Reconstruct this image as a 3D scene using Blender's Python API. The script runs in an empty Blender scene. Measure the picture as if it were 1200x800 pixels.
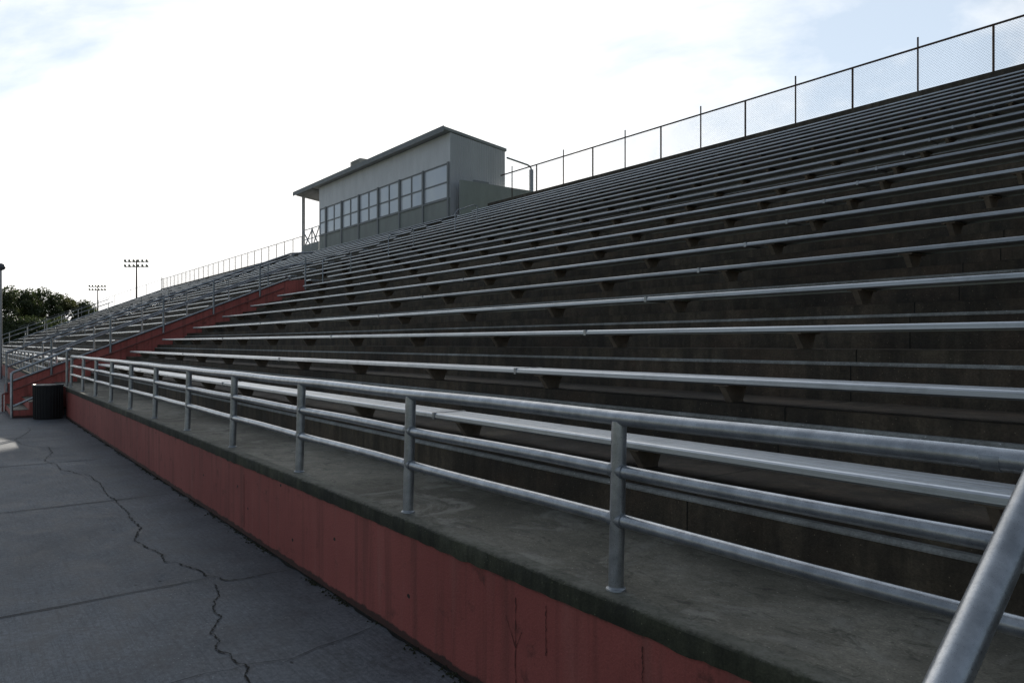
import bpy, bmesh, math, random
from mathutils import Vector, Matrix, noise
random.seed(7)
R = random.random
sc = bpy.context.scene
col = sc.collection
S = 0.762            # one bench row is 0.762 m deep; u runs along the stand, v up it, z is height over the eye
H = 2.185            # eye height over the pavement in rows
RISE = 0.4141

def P(u, v, z):
    return Vector((-u * S, v * S, (z + H) * S))

# ------------------------------------------------------------------ mesh builder
class MB:
    def __init__(s):
        s.v = []; s.f = []
    def poly(s, pts):
        b = len(s.v); s.v += [Vector(p) for p in pts]; s.f.append(list(range(b, b + len(pts))))
    def raw(s, vs, fs):
        b = len(s.v); s.v += [Vector(p) for p in vs]; s.f += [[i + b for i in f] for f in fs]
    def box(s, a, b):                      # two corners in u, v, z
        u0, v0, z0 = a; u1, v1, z1 = b
        vs = [P(u, v, z) for z in (z0, z1) for v in (v0, v1) for u in (u0, u1)]
        s.raw(vs, [(0, 2, 3, 1), (4, 5, 7, 6), (0, 1, 5, 4), (2, 6, 7, 3), (0, 4, 6, 2), (1, 3, 7, 5)])
    def prism(s, prof, u0, u1):            # closed (v, z) profile pushed along u
        n = len(prof)
        vs = [P(u0, v, z) for v, z in prof] + [P(u1, v, z) for v, z in prof]
        fs = [(i, (i + 1) % n, n + (i + 1) % n, n + i) for i in range(n)]
        fs += [tuple(range(n))[::-1], tuple(range(n, 2 * n))]
        s.raw(vs, fs)
    def sheet(s, prof, us):                # open (v, z) profile pushed along a list of u
        n = len(prof); b = len(s.v)
        for u in us:
            s.v += [P(u, v, z) for v, z in prof]
        for i in range(len(us) - 1):
            for j in range(n - 1):
                s.f.append([b + i * n + j, b + i * n + j + 1, b + (i + 1) * n + j + 1, b + (i + 1) * n + j])
    def tube(s, pts, r, n=10, caps=True, r2=None):
        pts = [Vector(p) for p in pts]
        k = len(pts); b = len(s.v)
        up = None
        for i, p in enumerate(pts):
            if i == 0: d = pts[1] - p
            elif i == k - 1: d = p - pts[i - 1]
            else: d = (pts[i + 1] - p).normalized() + (p - pts[i - 1]).normalized()
            d.normalize()
            if up is None:
                up = Vector((0, 0, 1)) if abs(d.z) < .9 else Vector((0, 1, 0))
            a = d.cross(up).normalized(); c = a.cross(d).normalized(); up = c
            rr = r if r2 is None else r + (r2 - r) * i / (k - 1)
            if 0 < i < k - 1:
                h = d.dot((pts[i + 1] - p).normalized()); rr_m = rr / max(.5, h)
            else: rr_m = rr
            for j in range(n):
                t = 2 * math.pi * j / n
                s.v.append(p + (a * math.cos(t) + c * math.sin(t)) * rr_m)
        for i in range(k - 1):
            for j in range(n):
                s.f.append([b + i * n + j, b + i * n + (j + 1) % n, b + (i + 1) * n + (j + 1) % n, b + (i + 1) * n + j])
        if caps:
            s.f.append([b + j for j in range(n)][::-1]); s.f.append([b + (k - 1) * n + j for j in range(n)])
    def lathe(s, c, prof, n=24):
        b = len(s.v); c = Vector(c); m = len(prof)
        for r, z in prof:
            for j in range(n):
                t = 2 * math.pi * j / n
                s.v.append(c + Vector((r * math.cos(t), r * math.sin(t), z)))
        for i in range(m - 1):
            for j in range(n):
                s.f.append([b + i * n + j, b + i * n + (j + 1) % n, b + (i + 1) * n + (j + 1) % n, b + (i + 1) * n + j])
        s.f.append([b + j for j in range(n)][::-1]); s.f.append([b + (m - 1) * n + j for j in range(n)])
    def build(s, name, mat, parent=None, smooth=False, bevel=0, recalc=True, label=None):
        off = world_loc(parent) if parent else Vector((0, 0, 0))
        me = bpy.data.meshes.new(name)
        me.from_pydata([tuple(p - off) for p in s.v], [], s.f); me.update()
        if recalc or bevel:
            bm = bmesh.new(); bm.from_mesh(me)
            if recalc: bmesh.ops.recalc_face_normals(bm, faces=bm.faces)
            if bevel:
                es = [e for e in bm.edges if len(e.link_faces) == 2 and e.calc_face_angle(0) > .5]
                bmesh.ops.bevel(bm, geom=es, offset=bevel, segments=2, affect='EDGES', profile=.5)
            bm.to_mesh(me); bm.free()
        if smooth:
            for p in me.polygons: p.use_smooth = True
            try: me.set_sharp_from_angle(angle=math.radians(40))
            except Exception: pass
        me.materials.append(mat)
        o = bpy.data.objects.new(name, me); col.objects.link(o)
        if parent: o.parent = parent
        if label: o['label'] = label
        return o

def world_loc(o):
    l = Vector(o.location)
    while o.parent:
        o = o.parent; l += Vector(o.location)
    return l

def empty(name, loc, label, cat, group=None):
    o = bpy.data.objects.new(name, None); o.empty_display_size = .2
    o.location = loc; col.objects.link(o); tag(o, label, cat, group); return o

def tag(o, label=None, cat=None, group=None, kind=None):
    if label: o['label'] = label
    if cat: o['category'] = cat
    if group: o['group'] = group
    if kind: o['kind'] = kind
    return o

def kids(o):
    return [c for c in col.objects if c.parent == o]

def dup(root, loc, label):
    r = root.copy(); r.location = loc; r['label'] = label; col.objects.link(r)
    for ch in KID[root.name]:
        c = ch.copy(); c.parent = r; col.objects.link(c)
    return r
KID = {}

# ------------------------------------------------------------------ materials
def newmat(name):
    m = bpy.data.materials.new(name); m.use_nodes = True
    nt = m.node_tree; b = nt.nodes['Principled BSDF']
    return m, nt, b

def N(nt, t, **kw):
    n = nt.nodes.new(t)
    for k, v in kw.items():
        if hasattr(n, k): setattr(n, k, v)
    return n

def pos(nt, scale=(1, 1, 1), rot=(0, 0, 0)):
    g = N(nt, 'ShaderNodeNewGeometry'); m = N(nt, 'ShaderNodeMapping')
    m.inputs['Scale'].default_value = scale; m.inputs['Rotation'].default_value = rot
    nt.links.new(g.outputs['Position'], m.inputs['Vector']); return m.outputs['Vector']

def nz(nt, vec, scale, detail=5, rough=.6, dist=0):
    n = N(nt, 'ShaderNodeTexNoise'); n.inputs['Scale'].default_value = scale
    n.inputs['Detail'].default_value = detail; n.inputs['Roughness'].default_value = rough
    n.inputs['Distortion'].default_value = dist
    nt.links.new(vec, n.inputs['Vector']); return n.outputs['Fac']

def ramp(nt, fac, stops):
    r = N(nt, 'ShaderNodeValToRGB'); e = r.color_ramp.elements
    while len(e) < len(stops): e.new(.5)
    for i, (p, c) in enumerate(stops):
        e[i].position = p; e[i].color = (c[0], c[1], c[2], 1) if not isinstance(c, (int, float)) else (c, c, c, 1)
    nt.links.new(fac, r.inputs['Fac']); return r.outputs['Color']

def mix(nt, fac, a, b, mode='MIX'):
    m = N(nt, 'ShaderNodeMix', data_type='RGBA', blend_type=mode)
    if isinstance(fac, (int, float)): m.inputs[0].default_value = fac
    else: nt.links.new(fac, m.inputs[0])
    for i, x in ((6, a), (7, b)):
        if isinstance(x, tuple): m.inputs[i].default_value = (*x, 1)
        else: nt.links.new(x, m.inputs[i])
    return m.outputs[2]

def bump(nt, b, h, strength=.3, dist=.01):
    n = N(nt, 'ShaderNodeBump'); n.inputs['Strength'].default_value = strength; n.inputs['Distance'].default_value = dist
    nt.links.new(h, n.inputs['Height']); nt.links.new(n.outputs['Normal'], b.inputs['Normal'])

def mat_concrete(name, base, dark, stain=.5, streak=True, rough=.85, speck=True, bstr=.5, warm=None):
    m, nt, b = newmat(name)
    p = pos(nt)
    big = nz(nt, p, .55, 6, .62, .4); mid = nz(nt, p, 4.5, 7, .7); fine = nz(nt, p, 90, 3, .7)
    c = mix(nt, ramp(nt, big, [(.38, 0.), (.62, 1.)]), dark, base)
    c = mix(nt, ramp(nt, mid, [(.3, .55), (.62, 0.)]), c, tuple(x * .55 for x in dark))
    if streak:
        ps = pos(nt, (2.2, 2.2, .22))
        st = nz(nt, ps, 3.2, 6, .65)
        c = mix(nt, ramp(nt, st, [(.42, stain), (.6, 0.)]), c, tuple(x * .4 for x in dark))
    if warm:
        c = mix(nt, ramp(nt, nz(nt, p, 1.7, 4, .6), [(.5, 0.), (.7, .5)]), c, warm)
    c = mix(nt, .6, c, ramp(nt, nz(nt, p, 22, 6, .75), [(.3, .55), (.7, 1.4)]), 'MULTIPLY')
    c = mix(nt, .5, c, ramp(nt, fine, [(.3, .5), (.7, 1.5)]), 'MULTIPLY')
    if speck:
        v = N(nt, 'ShaderNodeTexVoronoi'); v.inputs['Scale'].default_value = 34
        nt.links.new(p, v.inputs['Vector'])
        c = mix(nt, ramp(nt, v.outputs['Distance'], [(.05, .6), (.12, 0.)]), c, tuple(min(1, x * 2.4) for x in base))
    nt.links.new(c, b.inputs['Base Color'])
    rr = ramp(nt, mid, [(.3, rough - .15), (.7, rough + .1)])
    nt.links.new(rr, b.inputs['Roughness'])
    add = N(nt, 'ShaderNodeMath', operation='ADD'); nt.links.new(mid, add.inputs[0]); nt.links.new(fine, add.inputs[1])
    bump(nt, b, add.outputs[0], bstr, .006)
    return m

M = {}
M['tier'] = mat_concrete('weathered_concrete', (.15, .118, .080), (.050, .038, .026), .6, warm=(.13, .085, .055))
M['deck'] = mat_concrete('deck_concrete', (.27, .25, .20), (.085, .078, .056), .2, streak=False, bstr=.8)
def deck_wear():
    nt = M['deck'].node_tree; b = nt.nodes['Principled BSDF']; src = b.inputs['Base Color'].links[0].from_socket
    p = pos(nt); a = nz(nt, p, 1.9, 9, .7, 1.4); d = nz(nt, pos(nt, (1, 1.6, 1)), 5.5, 9, .75, .8)
    c = mix(nt, ramp(nt, a, [(.52, 0.), (.62, .55)]), src, (.30, .29, .25))
    c = mix(nt, ramp(nt, d, [(.36, .75), (.46, 0.)]), c, (.045, .042, .03))
    nt.links.new(c, b.inputs['Base Color'])
deck_wear()
M['lip'] = mat_concrete('mossy_concrete', (.10, .10, .06), (.028, .03, .016), .7)
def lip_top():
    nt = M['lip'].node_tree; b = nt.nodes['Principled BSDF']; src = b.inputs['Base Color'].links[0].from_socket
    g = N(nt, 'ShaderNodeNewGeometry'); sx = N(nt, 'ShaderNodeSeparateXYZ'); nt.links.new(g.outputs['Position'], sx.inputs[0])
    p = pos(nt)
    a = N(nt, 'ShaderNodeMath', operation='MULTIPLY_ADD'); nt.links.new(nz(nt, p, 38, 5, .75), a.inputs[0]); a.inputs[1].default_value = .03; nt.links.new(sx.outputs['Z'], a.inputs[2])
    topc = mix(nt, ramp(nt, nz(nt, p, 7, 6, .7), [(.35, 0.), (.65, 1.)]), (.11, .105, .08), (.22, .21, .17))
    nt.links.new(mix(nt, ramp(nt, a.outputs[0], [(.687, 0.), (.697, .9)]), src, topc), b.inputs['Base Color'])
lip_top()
M['nosing'] = mat_concrete('skylit_nosing', (.42, .42, .40), (.25, .245, .22), .3)  # paler than the terrace: skylight on the ledges put into the colour
M['parapet'] = mat_concrete('parapet_concrete', (.15, .125, .095), (.07, .055, .04), .6)

# pavement: broom finish across, damp darkening by patches
def mat_pavement():
    m, nt, b = newmat('pavement_concrete')
    p = pos(nt)
    big = nz(nt, p, .5, 9, .68, .6); mid = nz(nt, p, 3.4, 10, .72, .8); grit = nz(nt, p, 30, 6, .78); fine = nz(nt, p, 150, 3, .75)
    br = nz(nt, pos(nt, (1, 26, 1), (0, 0, .08)), 2.6, 6, .75)
    c = mix(nt, ramp(nt, big, [(.36, 0.), (.64, 1.)]), (.068, .076, .087), (.160, .172, .187))
    c = mix(nt, ramp(nt, mid, [(.40, .55), (.52, 0.)]), c, (.05, .054, .06))
    c = mix(nt, ramp(nt, mid, [(.56, 0.), (.68, .5)]), c, (.19, .2, .212))
    c = mix(nt, ramp(nt, br, [(.38, .45), (.52, 0.)]), c, (.055, .058, .062))
    c = mix(nt, .75, c, ramp(nt, grit, [(.32, .45), (.68, 1.5)]), 'MULTIPLY')
    c = mix(nt, .6, c, ramp(nt, fine, [(.3, .4), (.7, 1.6)]), 'MULTIPLY')
    v = N(nt, 'ShaderNodeTexVoronoi'); v.inputs['Scale'].default_value = 26; nt.links.new(p, v.inputs['Vector'])
    gate = ramp(nt, nz(nt, p, 1.6, 5, .6), [(.45, 0.), (.58, 1.)])
    sp = mix(nt, gate, (0., 0., 0.), ramp(nt, v.outputs['Distance'], [(.07, .9), (.14, 0.)]))
    c = mix(nt, sp, c, (.34, .35, .36))
    v2 = N(nt, 'ShaderNodeTexVoronoi'); v2.inputs['Scale'].default_value = 2.6
    wv = N(nt, 'ShaderNodeVectorMath', operation='MULTIPLY_ADD'); nz_ = N(nt, 'ShaderNodeTexNoise'); nz_.inputs['Scale'].default_value = 14; nt.links.new(p, nz_.inputs['Vector'])
    nt.links.new(nz_.outputs['Color'], wv.inputs[0]); wv.inputs[1].default_value = (.05, .05, .05); nt.links.new(p, wv.inputs[2]); nt.links.new(wv.outputs[0], v2.inputs['Vector'])
    c = mix(nt, ramp(nt, v2.outputs['Distance'], [(.03, .9), (.045, 0.)]), c, (.012, .012, .012))
    nt.links.new(c, b.inputs['Base Color'])
    nt.links.new(ramp(nt, mid, [(.3, .6), (.7, .88)]), b.inputs['Roughness'])
    add = N(nt, 'ShaderNodeMath', operation='ADD'); nt.links.new(br, add.inputs[0]); nt.links.new(grit, add.inputs[1])
    bump(nt, b, add.outputs[0], .6, .005)
    return m
M['pave'] = mat_pavement()

def N_add(nt, a, b_, k):
    m = N(nt, 'ShaderNodeMath', operation='MULTIPLY_ADD'); nt.links.new(b_, m.inputs[0]); m.inputs[1].default_value = k; nt.links.new(a, m.inputs[2]); return m.outputs[0]
def mat_red(name='red_painted_concrete', drip=True, k=1.0):
    m, nt, b = newmat(name)
    p = pos(nt)
    big = nz(nt, p, .7, 6, .6, .3); mid = nz(nt, p, 6, 7, .7); fine = nz(nt, p, 80, 3, .7)
    st = nz(nt, pos(nt, (3, 3, .16)), 3.5, 6, .6)
    c = mix(nt, ramp(nt, big, [(.3, 0.), (.7, 1.)]), (.32 * k, .076 * k, .062 * k), (.44 * k, .118 * k, .096 * k))
    c = mix(nt, ramp(nt, st, [(.36, .5), (.50, 0.)]), c, (.17, .055, .042))
    c = mix(nt, ramp(nt, nz(nt, pos(nt, (3, 3, .25)), 2.3, 5, .6), [(.55, 0.), (.75, .35)]), c, (.46, .20, .165))
    c = mix(nt, ramp(nt, mid, [(.3, .7), (.42, 0.)]), c, (.11, .04, .03))
    # chips that bare the dark concrete
    v = N(nt, 'ShaderNodeTexVoronoi'); v.inputs['Scale'].default_value = 3.3; nt.links.new(pos(nt, (1, 1, 1.5)), v.inputs['Vector'])
    chips = ramp(nt, N_add(nt, v.outputs['Distance'], nz(nt, p, 45, 4, .7), .07), [(.085, 1.), (.10, 0.)])
    c = mix(nt, chips, c, (.03, .018, .014))
    # damp dirt at the foot and flaking below the lip, both where they sit on the wall
    g = N(nt, 'ShaderNodeNewGeometry'); sx = N(nt, 'ShaderNodeSeparateXYZ'); nt.links.new(g.outputs['Position'], sx.inputs[0])
    ad = N(nt, 'ShaderNodeMath', operation='MULTIPLY_ADD'); nt.links.new(nz(nt, p, 9, 5, .7), ad.inputs[0]); ad.inputs[1].default_value = -.075
    nt.links.new(sx.outputs['Z'], ad.inputs[2])
    c = mix(nt, ramp(nt, ad.outputs[0], [(-.040, .85), (.012, 0.)]), c, (.03, .024, .018))
    if drip:
        c = mix(nt, ramp(nt, ad.outputs[0], [(.545, 0.), (.565, .85)]), c, (.04, .038, .024))
    c = mix(nt, .3, c, ramp(nt, fine, [(.3, .6), (.7, 1.35)]), 'MULTIPLY')
    nt.links.new(c, b.inputs['Base Color'])
    b.inputs['Roughness'].default_value = .72
    add = N(nt, 'ShaderNodeMath', operation='ADD'); nt.links.new(mid, add.inputs[0]); nt.links.new(fine, add.inputs[1])
    bump(nt, b, add.outputs[0], .5, .006)
    return m
M['red'] = mat_red()
M['redwall'] = mat_red('red_painted_side_wall', False, 1.3)

def mat_metal(name, colr, colr2, rough=.4, metal=.9, scale=6, stretch=(1, 1, 1), brush=0, coat=0):
    m, nt, b = newmat(name)
    p = pos(nt, stretch)
    a = nz(nt, p, scale, 6, .65); f = nz(nt, p, scale * 14, 4, .7)
    c = mix(nt, ramp(nt, a, [(.35, 0.), (.65, 1.)]), colr2, colr)
    c = mix(nt, ramp(nt, f, [(.58, 0.), (.72, .35)]), c, tuple(x * .4 for x in colr2))
    c = mix(nt, ramp(nt, nz(nt, pos(nt), 2.3, 8, .75), [(.36, .4), (.5, 0.)]), c, tuple(x * .55 for x in colr2))
    nt.links.new(c, b.inputs['Base Color'])
    b.inputs['Metallic'].default_value = metal
    nt.links.new(ramp(nt, f, [(.3, rough - .07), (.7, rough + .12)]), b.inputs['Roughness'])
    bump(nt, b, f, .12, .002)
    return m
M['alu'] = mat_metal('brushed_aluminium', (.62, .64, .66), (.44, .46, .48), .34, .9, 3, (.25, 30, 30))
M['galv'] = mat_metal('galvanised_steel', (.54, .555, .575), (.36, .375, .395), .31, .85, 16)
M['galv2'] = mat_metal('dull_galvanised_steel', (.42, .435, .455), (.27, .285, .3), .42, .8, 16)
M['rust'] = mat_metal('weathered_dark_steel', (.12, .075, .055), (.05, .03, .022), .65, .35, 18)
M['wire'] = mat_metal('zinc_wire', (.28, .29, .3), (.2, .21, .22), .5, .8, 20)
M['bracket'] = mat_metal('stained_bracket', (.29, .23, .175), (.18, .145, .115), .6, .15, 14)
M['bracketlt'] = mat_metal('bracket_edge', (.33, .33, .32), (.2, .2, .19), .55, .5, 14)
M['black'] = mat_metal('black_plastic', (.009, .0095, .01), (.006, .006, .007), .55, 0, 10)
M['rim'] = mat_metal('scuffed_rim', (.16, .17, .18), (.07, .075, .08), .5, .4, 10)
M['redpipe'] = mat_metal('faded_red_pipe', (.26, .10, .085), (.18, .06, .05), .55, 0, 12)

def vary(m, lo, hi):
    nt = m.node_tree; b = nt.nodes['Principled BSDF']; src = b.inputs['Base Color'].links[0].from_socket
    oi = N(nt, 'ShaderNodeObjectInfo'); nt.links.new(mix(nt, 1.0, src, ramp(nt, oi.outputs['Random'], [(0., lo), (1., hi)]), 'MULTIPLY'), b.inputs['Base Color'])
vary(M['alu'], .72, 1.12)
def mat_siding(name, base, dirt, rib=0, rough=.6):
    m, nt, b = newmat(name)
    c = mix(nt, ramp(nt, nz(nt, pos(nt, (1, 1, .3)), 1.6, 6, .65), [(.35, .5), (.6, 0.)]), base, dirt)
    c = mix(nt, .2, c, ramp(nt, nz(nt, pos(nt), 40, 3), [(.3, .7), (.7, 1.2)]), 'MULTIPLY')
    nt.links.new(c, b.inputs['Base Color']); b.inputs['Roughness'].default_value = rough
    if rib:
        w = N(nt, 'ShaderNodeTexWave', bands_direction='Y' if rib > 0 else 'X'); w.inputs['Scale'].default_value = abs(rib)
        nt.links.new(pos(nt), w.inputs['Vector']); bump(nt, b, w.outputs['Fac'], .8, .02)
    return m
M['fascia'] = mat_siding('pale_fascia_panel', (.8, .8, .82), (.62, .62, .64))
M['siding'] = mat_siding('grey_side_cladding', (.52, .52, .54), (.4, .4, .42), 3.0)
M['lower'] = mat_siding('grey_green_lower_panel', (.30, .32, .30), (.2, .21, .2))
M['trim'] = mat_siding('grey_trim', (.26, .27, .28), (.17, .18, .18))
M['roof'] = mat_siding('roof_metal', (.33, .34, .34), (.22, .22, .22))
M['aggr'] = mat_siding('beige_equipment_paint', (.5, .48, .43), (.36, .34, .3))

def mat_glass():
    m, nt, b = newmat('brightened_glass')
    c = ramp(nt, nz(nt, pos(nt), .5, 3), [(.3, (.66, .7, .8)), (.7, (.82, .83, .86))])  # pane brightness put into the base colour instead of light through the glass
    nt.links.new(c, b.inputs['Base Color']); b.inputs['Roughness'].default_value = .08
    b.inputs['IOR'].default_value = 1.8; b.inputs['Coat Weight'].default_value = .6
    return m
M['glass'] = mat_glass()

def mat_plain(name, c1, c2, scale=5, rough=.9, spec=.3):
    m, nt, b = newmat(name)
    c = mix(nt, ramp(nt, nz(nt, pos(nt), scale, 5), [(.35, 0.), (.65, 1.)]), c1, c2)
    nt.links.new(c, b.inputs['Base Color']); b.inputs['Roughness'].default_value = rough
    b.inputs['Specular IOR Level'].default_value = spec
    return m
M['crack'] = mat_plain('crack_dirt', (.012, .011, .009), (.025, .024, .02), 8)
M['moss'] = mat_plain('dark_moss', (.022, .026, .012), (.05, .05, .028), 30)
M['wallcrack'] = mat_plain('wall_crack_stain', (.085, .036, .030), (.15, .055, .045), 20)
M['joint'] = mat_plain('joint_dirt', (.03, .03, .03), (.055, .055, .055), 4)
M['ground'] = mat_plain('grass_ground', (.035, .055, .018), (.07, .085, .03), .8)
M['bark'] = mat_plain('bark', (.05, .038, .028), (.09, .07, .05), 4)
M['lampglass'] = mat_plain('lamp_lens', (.35, .35, .36), (.45, .45, .46), 4, .3)

def mat_leaf(name, c1, c2):
    m, nt, b = newmat(name)
    c = mix(nt, ramp(nt, nz(nt, pos(nt), .55, 4), [(.35, 0.), (.65, 1.)]), c1, c2)
    nt.links.new(c, b.inputs['Base Color']); b.inputs['Roughness'].default_value = .65
    tr = N(nt, 'ShaderNodeBsdfTranslucent'); nt.links.new(c, tr.inputs['Color'])
    mx = N(nt, 'ShaderNodeMixShader'); mx.inputs[0].default_value = .25
    nt.links.new(b.outputs[0], mx.inputs[1]); nt.links.new(tr.outputs[0], mx.inputs[2])
    nt.links.new(mx.outputs[0], nt.nodes['Material Output'].inputs[0])
    return m
M['leaf'] = mat_leaf('tree_leaves', (.035, .05, .018), (.065, .085, .03))
M['leaf2'] = mat_leaf('tree_leaves_olive', (.045, .055, .02), (.085, .09, .035))

# ------------------------------------------------------------------ camera, sun, sky
CA = math.atan2(655, 868)          # rows vanish 655 px left of the centre, focal length 868 px of 1200
cam = bpy.data.cameras.new('camera'); co = bpy.data.objects.new('camera', cam); col.objects.link(co); sc.camera = co
cam.sensor_width = 36; cam.lens = 36 * 868 / 1200; cam.clip_start = .05; cam.clip_end = 20000
co.location = P(0, 0, 0)
fw = Vector((-math.cos(CA), math.sin(CA), 0))
co.rotation_euler = (math.radians(90) , 0, math.atan2(-fw.x, fw.y))
cam.shift_y = 2 / 1200

SUN_UP = .286
sd = Vector((-.873, .503, SUN_UP)).normalized()
elev = math.asin(sd.z); azi = math.atan2(sd.x, sd.y)
sl = bpy.data.lights.new('sun', 'SUN'); so = bpy.data.objects.new('sun', sl); col.objects.link(so)
sl.energy = 5; sl.angle = math.radians(.5); sl.color = (1, .93, .82)
so.rotation_euler = sd.to_track_quat('Z', 'Y').to_euler(); so.location = (-40, 60, 40)

w = bpy.data.worlds.new('World'); sc.world = w; w.use_nodes = True
nt = w.node_tree; bg = nt.nodes['Background']
sky = N(nt, 'ShaderNodeTexSky'); sky.sky_type = 'NISHITA'; sky.sun_disc = False
sky.sun_elevation = elev; sky.sun_rotation = azi; sky.air_density = 1.0; sky.dust_density = .3; sky.ozone_density = 1.2
tc = N(nt, 'ShaderNodeTexCoord')
sep = N(nt, 'ShaderNodeSeparateXYZ'); nt.links.new(tc.outputs['Generated'], sep.inputs[0])
SK0, SK1 = .68, .90
# thin bright cloud: noise stretched over the dome; it scatters sunlight forward, so it is whitest round the sun
mz = N(nt, 'ShaderNodeMath', operation='ADD'); nt.links.new(sep.outputs['Z'], mz.inputs[0]); mz.inputs[1].default_value = .25
dx = N(nt, 'ShaderNodeMath', operation='DIVIDE'); nt.links.new(sep.outputs['X'], dx.inputs[0]); nt.links.new(mz.outputs[0], dx.inputs[1])
dy = N(nt, 'ShaderNodeMath', operation='DIVIDE'); nt.links.new(sep.outputs['Y'], dy.inputs[0]); nt.links.new(mz.outputs[0], dy.inputs[1])
cb = N(nt, 'ShaderNodeCombineXYZ'); nt.links.new(dx.outputs[0], cb.inputs[0]); nt.links.new(dy.outputs[0], cb.inputs[1])
cm = N(nt, 'ShaderNodeMapping'); nt.links.new(cb.outputs[0], cm.inputs['Vector']); cm.inputs['Location'].default_value = (3.3, 1.7, 0)
cn = nz(nt, cm.outputs['Vector'], 1.25, 9, .58, .5)
dt = N(nt, 'ShaderNodeVectorMath', operation='DOT_PRODUCT'); nt.links.new(tc.outputs['Generated'], dt.inputs[0]); dt.inputs[1].default_value = sd
glow = N(nt, 'ShaderNodeMapRange'); glow.inputs['From Min'].default_value = -.2; glow.inputs['From Max'].default_value = 1.0
nt.links.new(dt.outputs['Value'], glow.inputs['Value'])
pw = N(nt, 'ShaderNodeMath', operation='POWER'); nt.links.new(glow.outputs[0], pw.inputs[0]); pw.inputs[1].default_value = 6.0
cover = N(nt, 'ShaderNodeMath', operation='MULTIPLY_ADD'); nt.links.new(pw.outputs[0], cover.inputs[0]); cover.inputs[1].default_value = .5
nt.links.new(cn, cover.inputs[2])
low = N(nt, 'ShaderNodeMapRange'); low.inputs['From Min'].default_value = .22; low.inputs['From Max'].default_value = .0; low.inputs['To Max'].default_value = .5
nt.links.new(sep.outputs['Z'], low.inputs['Value'])
cov2 = N(nt, 'ShaderNodeMath', operation='ADD'); nt.links.new(cover.outputs[0], cov2.inputs[0]); nt.links.new(low.outputs[0], cov2.inputs[1])
cfac = ramp(nt, cov2.outputs[0], [(SK0, 0.), (SK1, 1.)])
def scaled(colour, gain, base, top):
    k = N(nt, 'ShaderNodeMath', operation='MULTIPLY_ADD'); nt.links.new(pw.outputs[0], k.inputs[0]); k.inputs[1].default_value = gain; k.inputs[2].default_value = base
    mn = N(nt, 'ShaderNodeMath', operation='MINIMUM'); nt.links.new(k.outputs[0], mn.inputs[0]); mn.inputs[1].default_value = top
    o = N(nt, 'ShaderNodeVectorMath', operation='SCALE'); o.inputs[0].default_value = colour; nt.links.new(mn.outputs[0], o.inputs['Scale']); return o.outputs[0]
clear = mix(nt, .6, sky.outputs[0], scaled((.78, .88, 1.0), 24, 2.7, 11))
mxs = mix(nt, cfac, clear, scaled((1.0, .985, .96), 48, 2.9, 12.5))
nt.links.new(mxs, bg.inputs['Color'])
bg.inputs['Strength'].default_value = .05
sc.view_settings.view_transform = 'Standard'; sc.view_settings.look = 'None'; sc.view_settings.exposure = 1.12
sc.view_settings.gamma = 1
sc.cycles.max_bounces = 8; sc.cycles.diffuse_bounces = 3; sc.cycles.glossy_bounces = 4
sc.cycles.use_denoising = True

# ------------------------------------------------------------------ ground
UE = 120.0
g = MB(); gs = [-4000, -600, -200, 200, 600, 4000]
for a in range(5):
    for b in range(5):
        g.poly([(gs[a], gs[b], -.012), (gs[a + 1], gs[b], -.012), (gs[a + 1], gs[b + 1], -.012), (gs[a], gs[b + 1], -.012)])
tag(g.build('ground', M['ground']), kind='structure')
pv = MB(); us = [-14 + i for i in range(0, 138, 3)] + [124.6]; vs_ = [-9, -4.5, 0, 2.655, 3.2]
for i in range(len(us) - 1):
    for j in range(len(vs_) - 1):
        pv.poly([P(us[i], vs_[j], -H), P(us[i + 1], vs_[j], -H), P(us[i + 1], vs_[j + 1], -H), P(us[i], vs_[j + 1], -H)])
tag(pv.build('pavement', M['pave']), kind='structure')

c_, s_ = math.cos(CA), math.sin(CA)
def onground(x, y, z=-H, f=1.0):
    D = 868 * (-z) / (y - 402); lat = (x - 600) / 868 * D
    return (D * c_ - lat * s_, D * s_ + lat * c_)

def ribbon(mb, pts, w, jit=.3, zz=-H + .006 / S):
    L = []; Rr = []
    for i, p in enumerate(pts):
        a = pts[max(0, i - 1)]; b = pts[min(len(pts) - 1, i + 1)]
        d = Vector((b[0] - a[0], b[1] - a[1])); d.normalize()
        n = Vector((-d.y, d.x)); ww = w * (1 + jit * (R() * 2 - 1)) * (1 if 0 < i < len(pts) - 1 else .2)
        L.append(P(p[0] + n.x * ww, p[1] + n.y * ww, zz)); Rr.append(P(p[0] - n.x * ww, p[1] - n.y * ww, zz))
    for i in range(len(pts) - 1):
        mb.poly([L[i], L[i + 1], Rr[i + 1], Rr[i]])

def rough_line(pts, step, amp):
    out = []
    for i in range(len(pts) - 1):
        a = Vector(pts[i]); b = Vector(pts[i + 1]); d = b - a; n = max(1, int(d.length / step))
        q = Vector((-d.y, d.x)).normalized()
        for k in range(n):
            o = a + d * (k / n)
            if k: o = o + q * amp * (R() * 2 - 1)
            out.append((o.x, o.y))
    out.append(tuple(pts[-1])); return out

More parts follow.
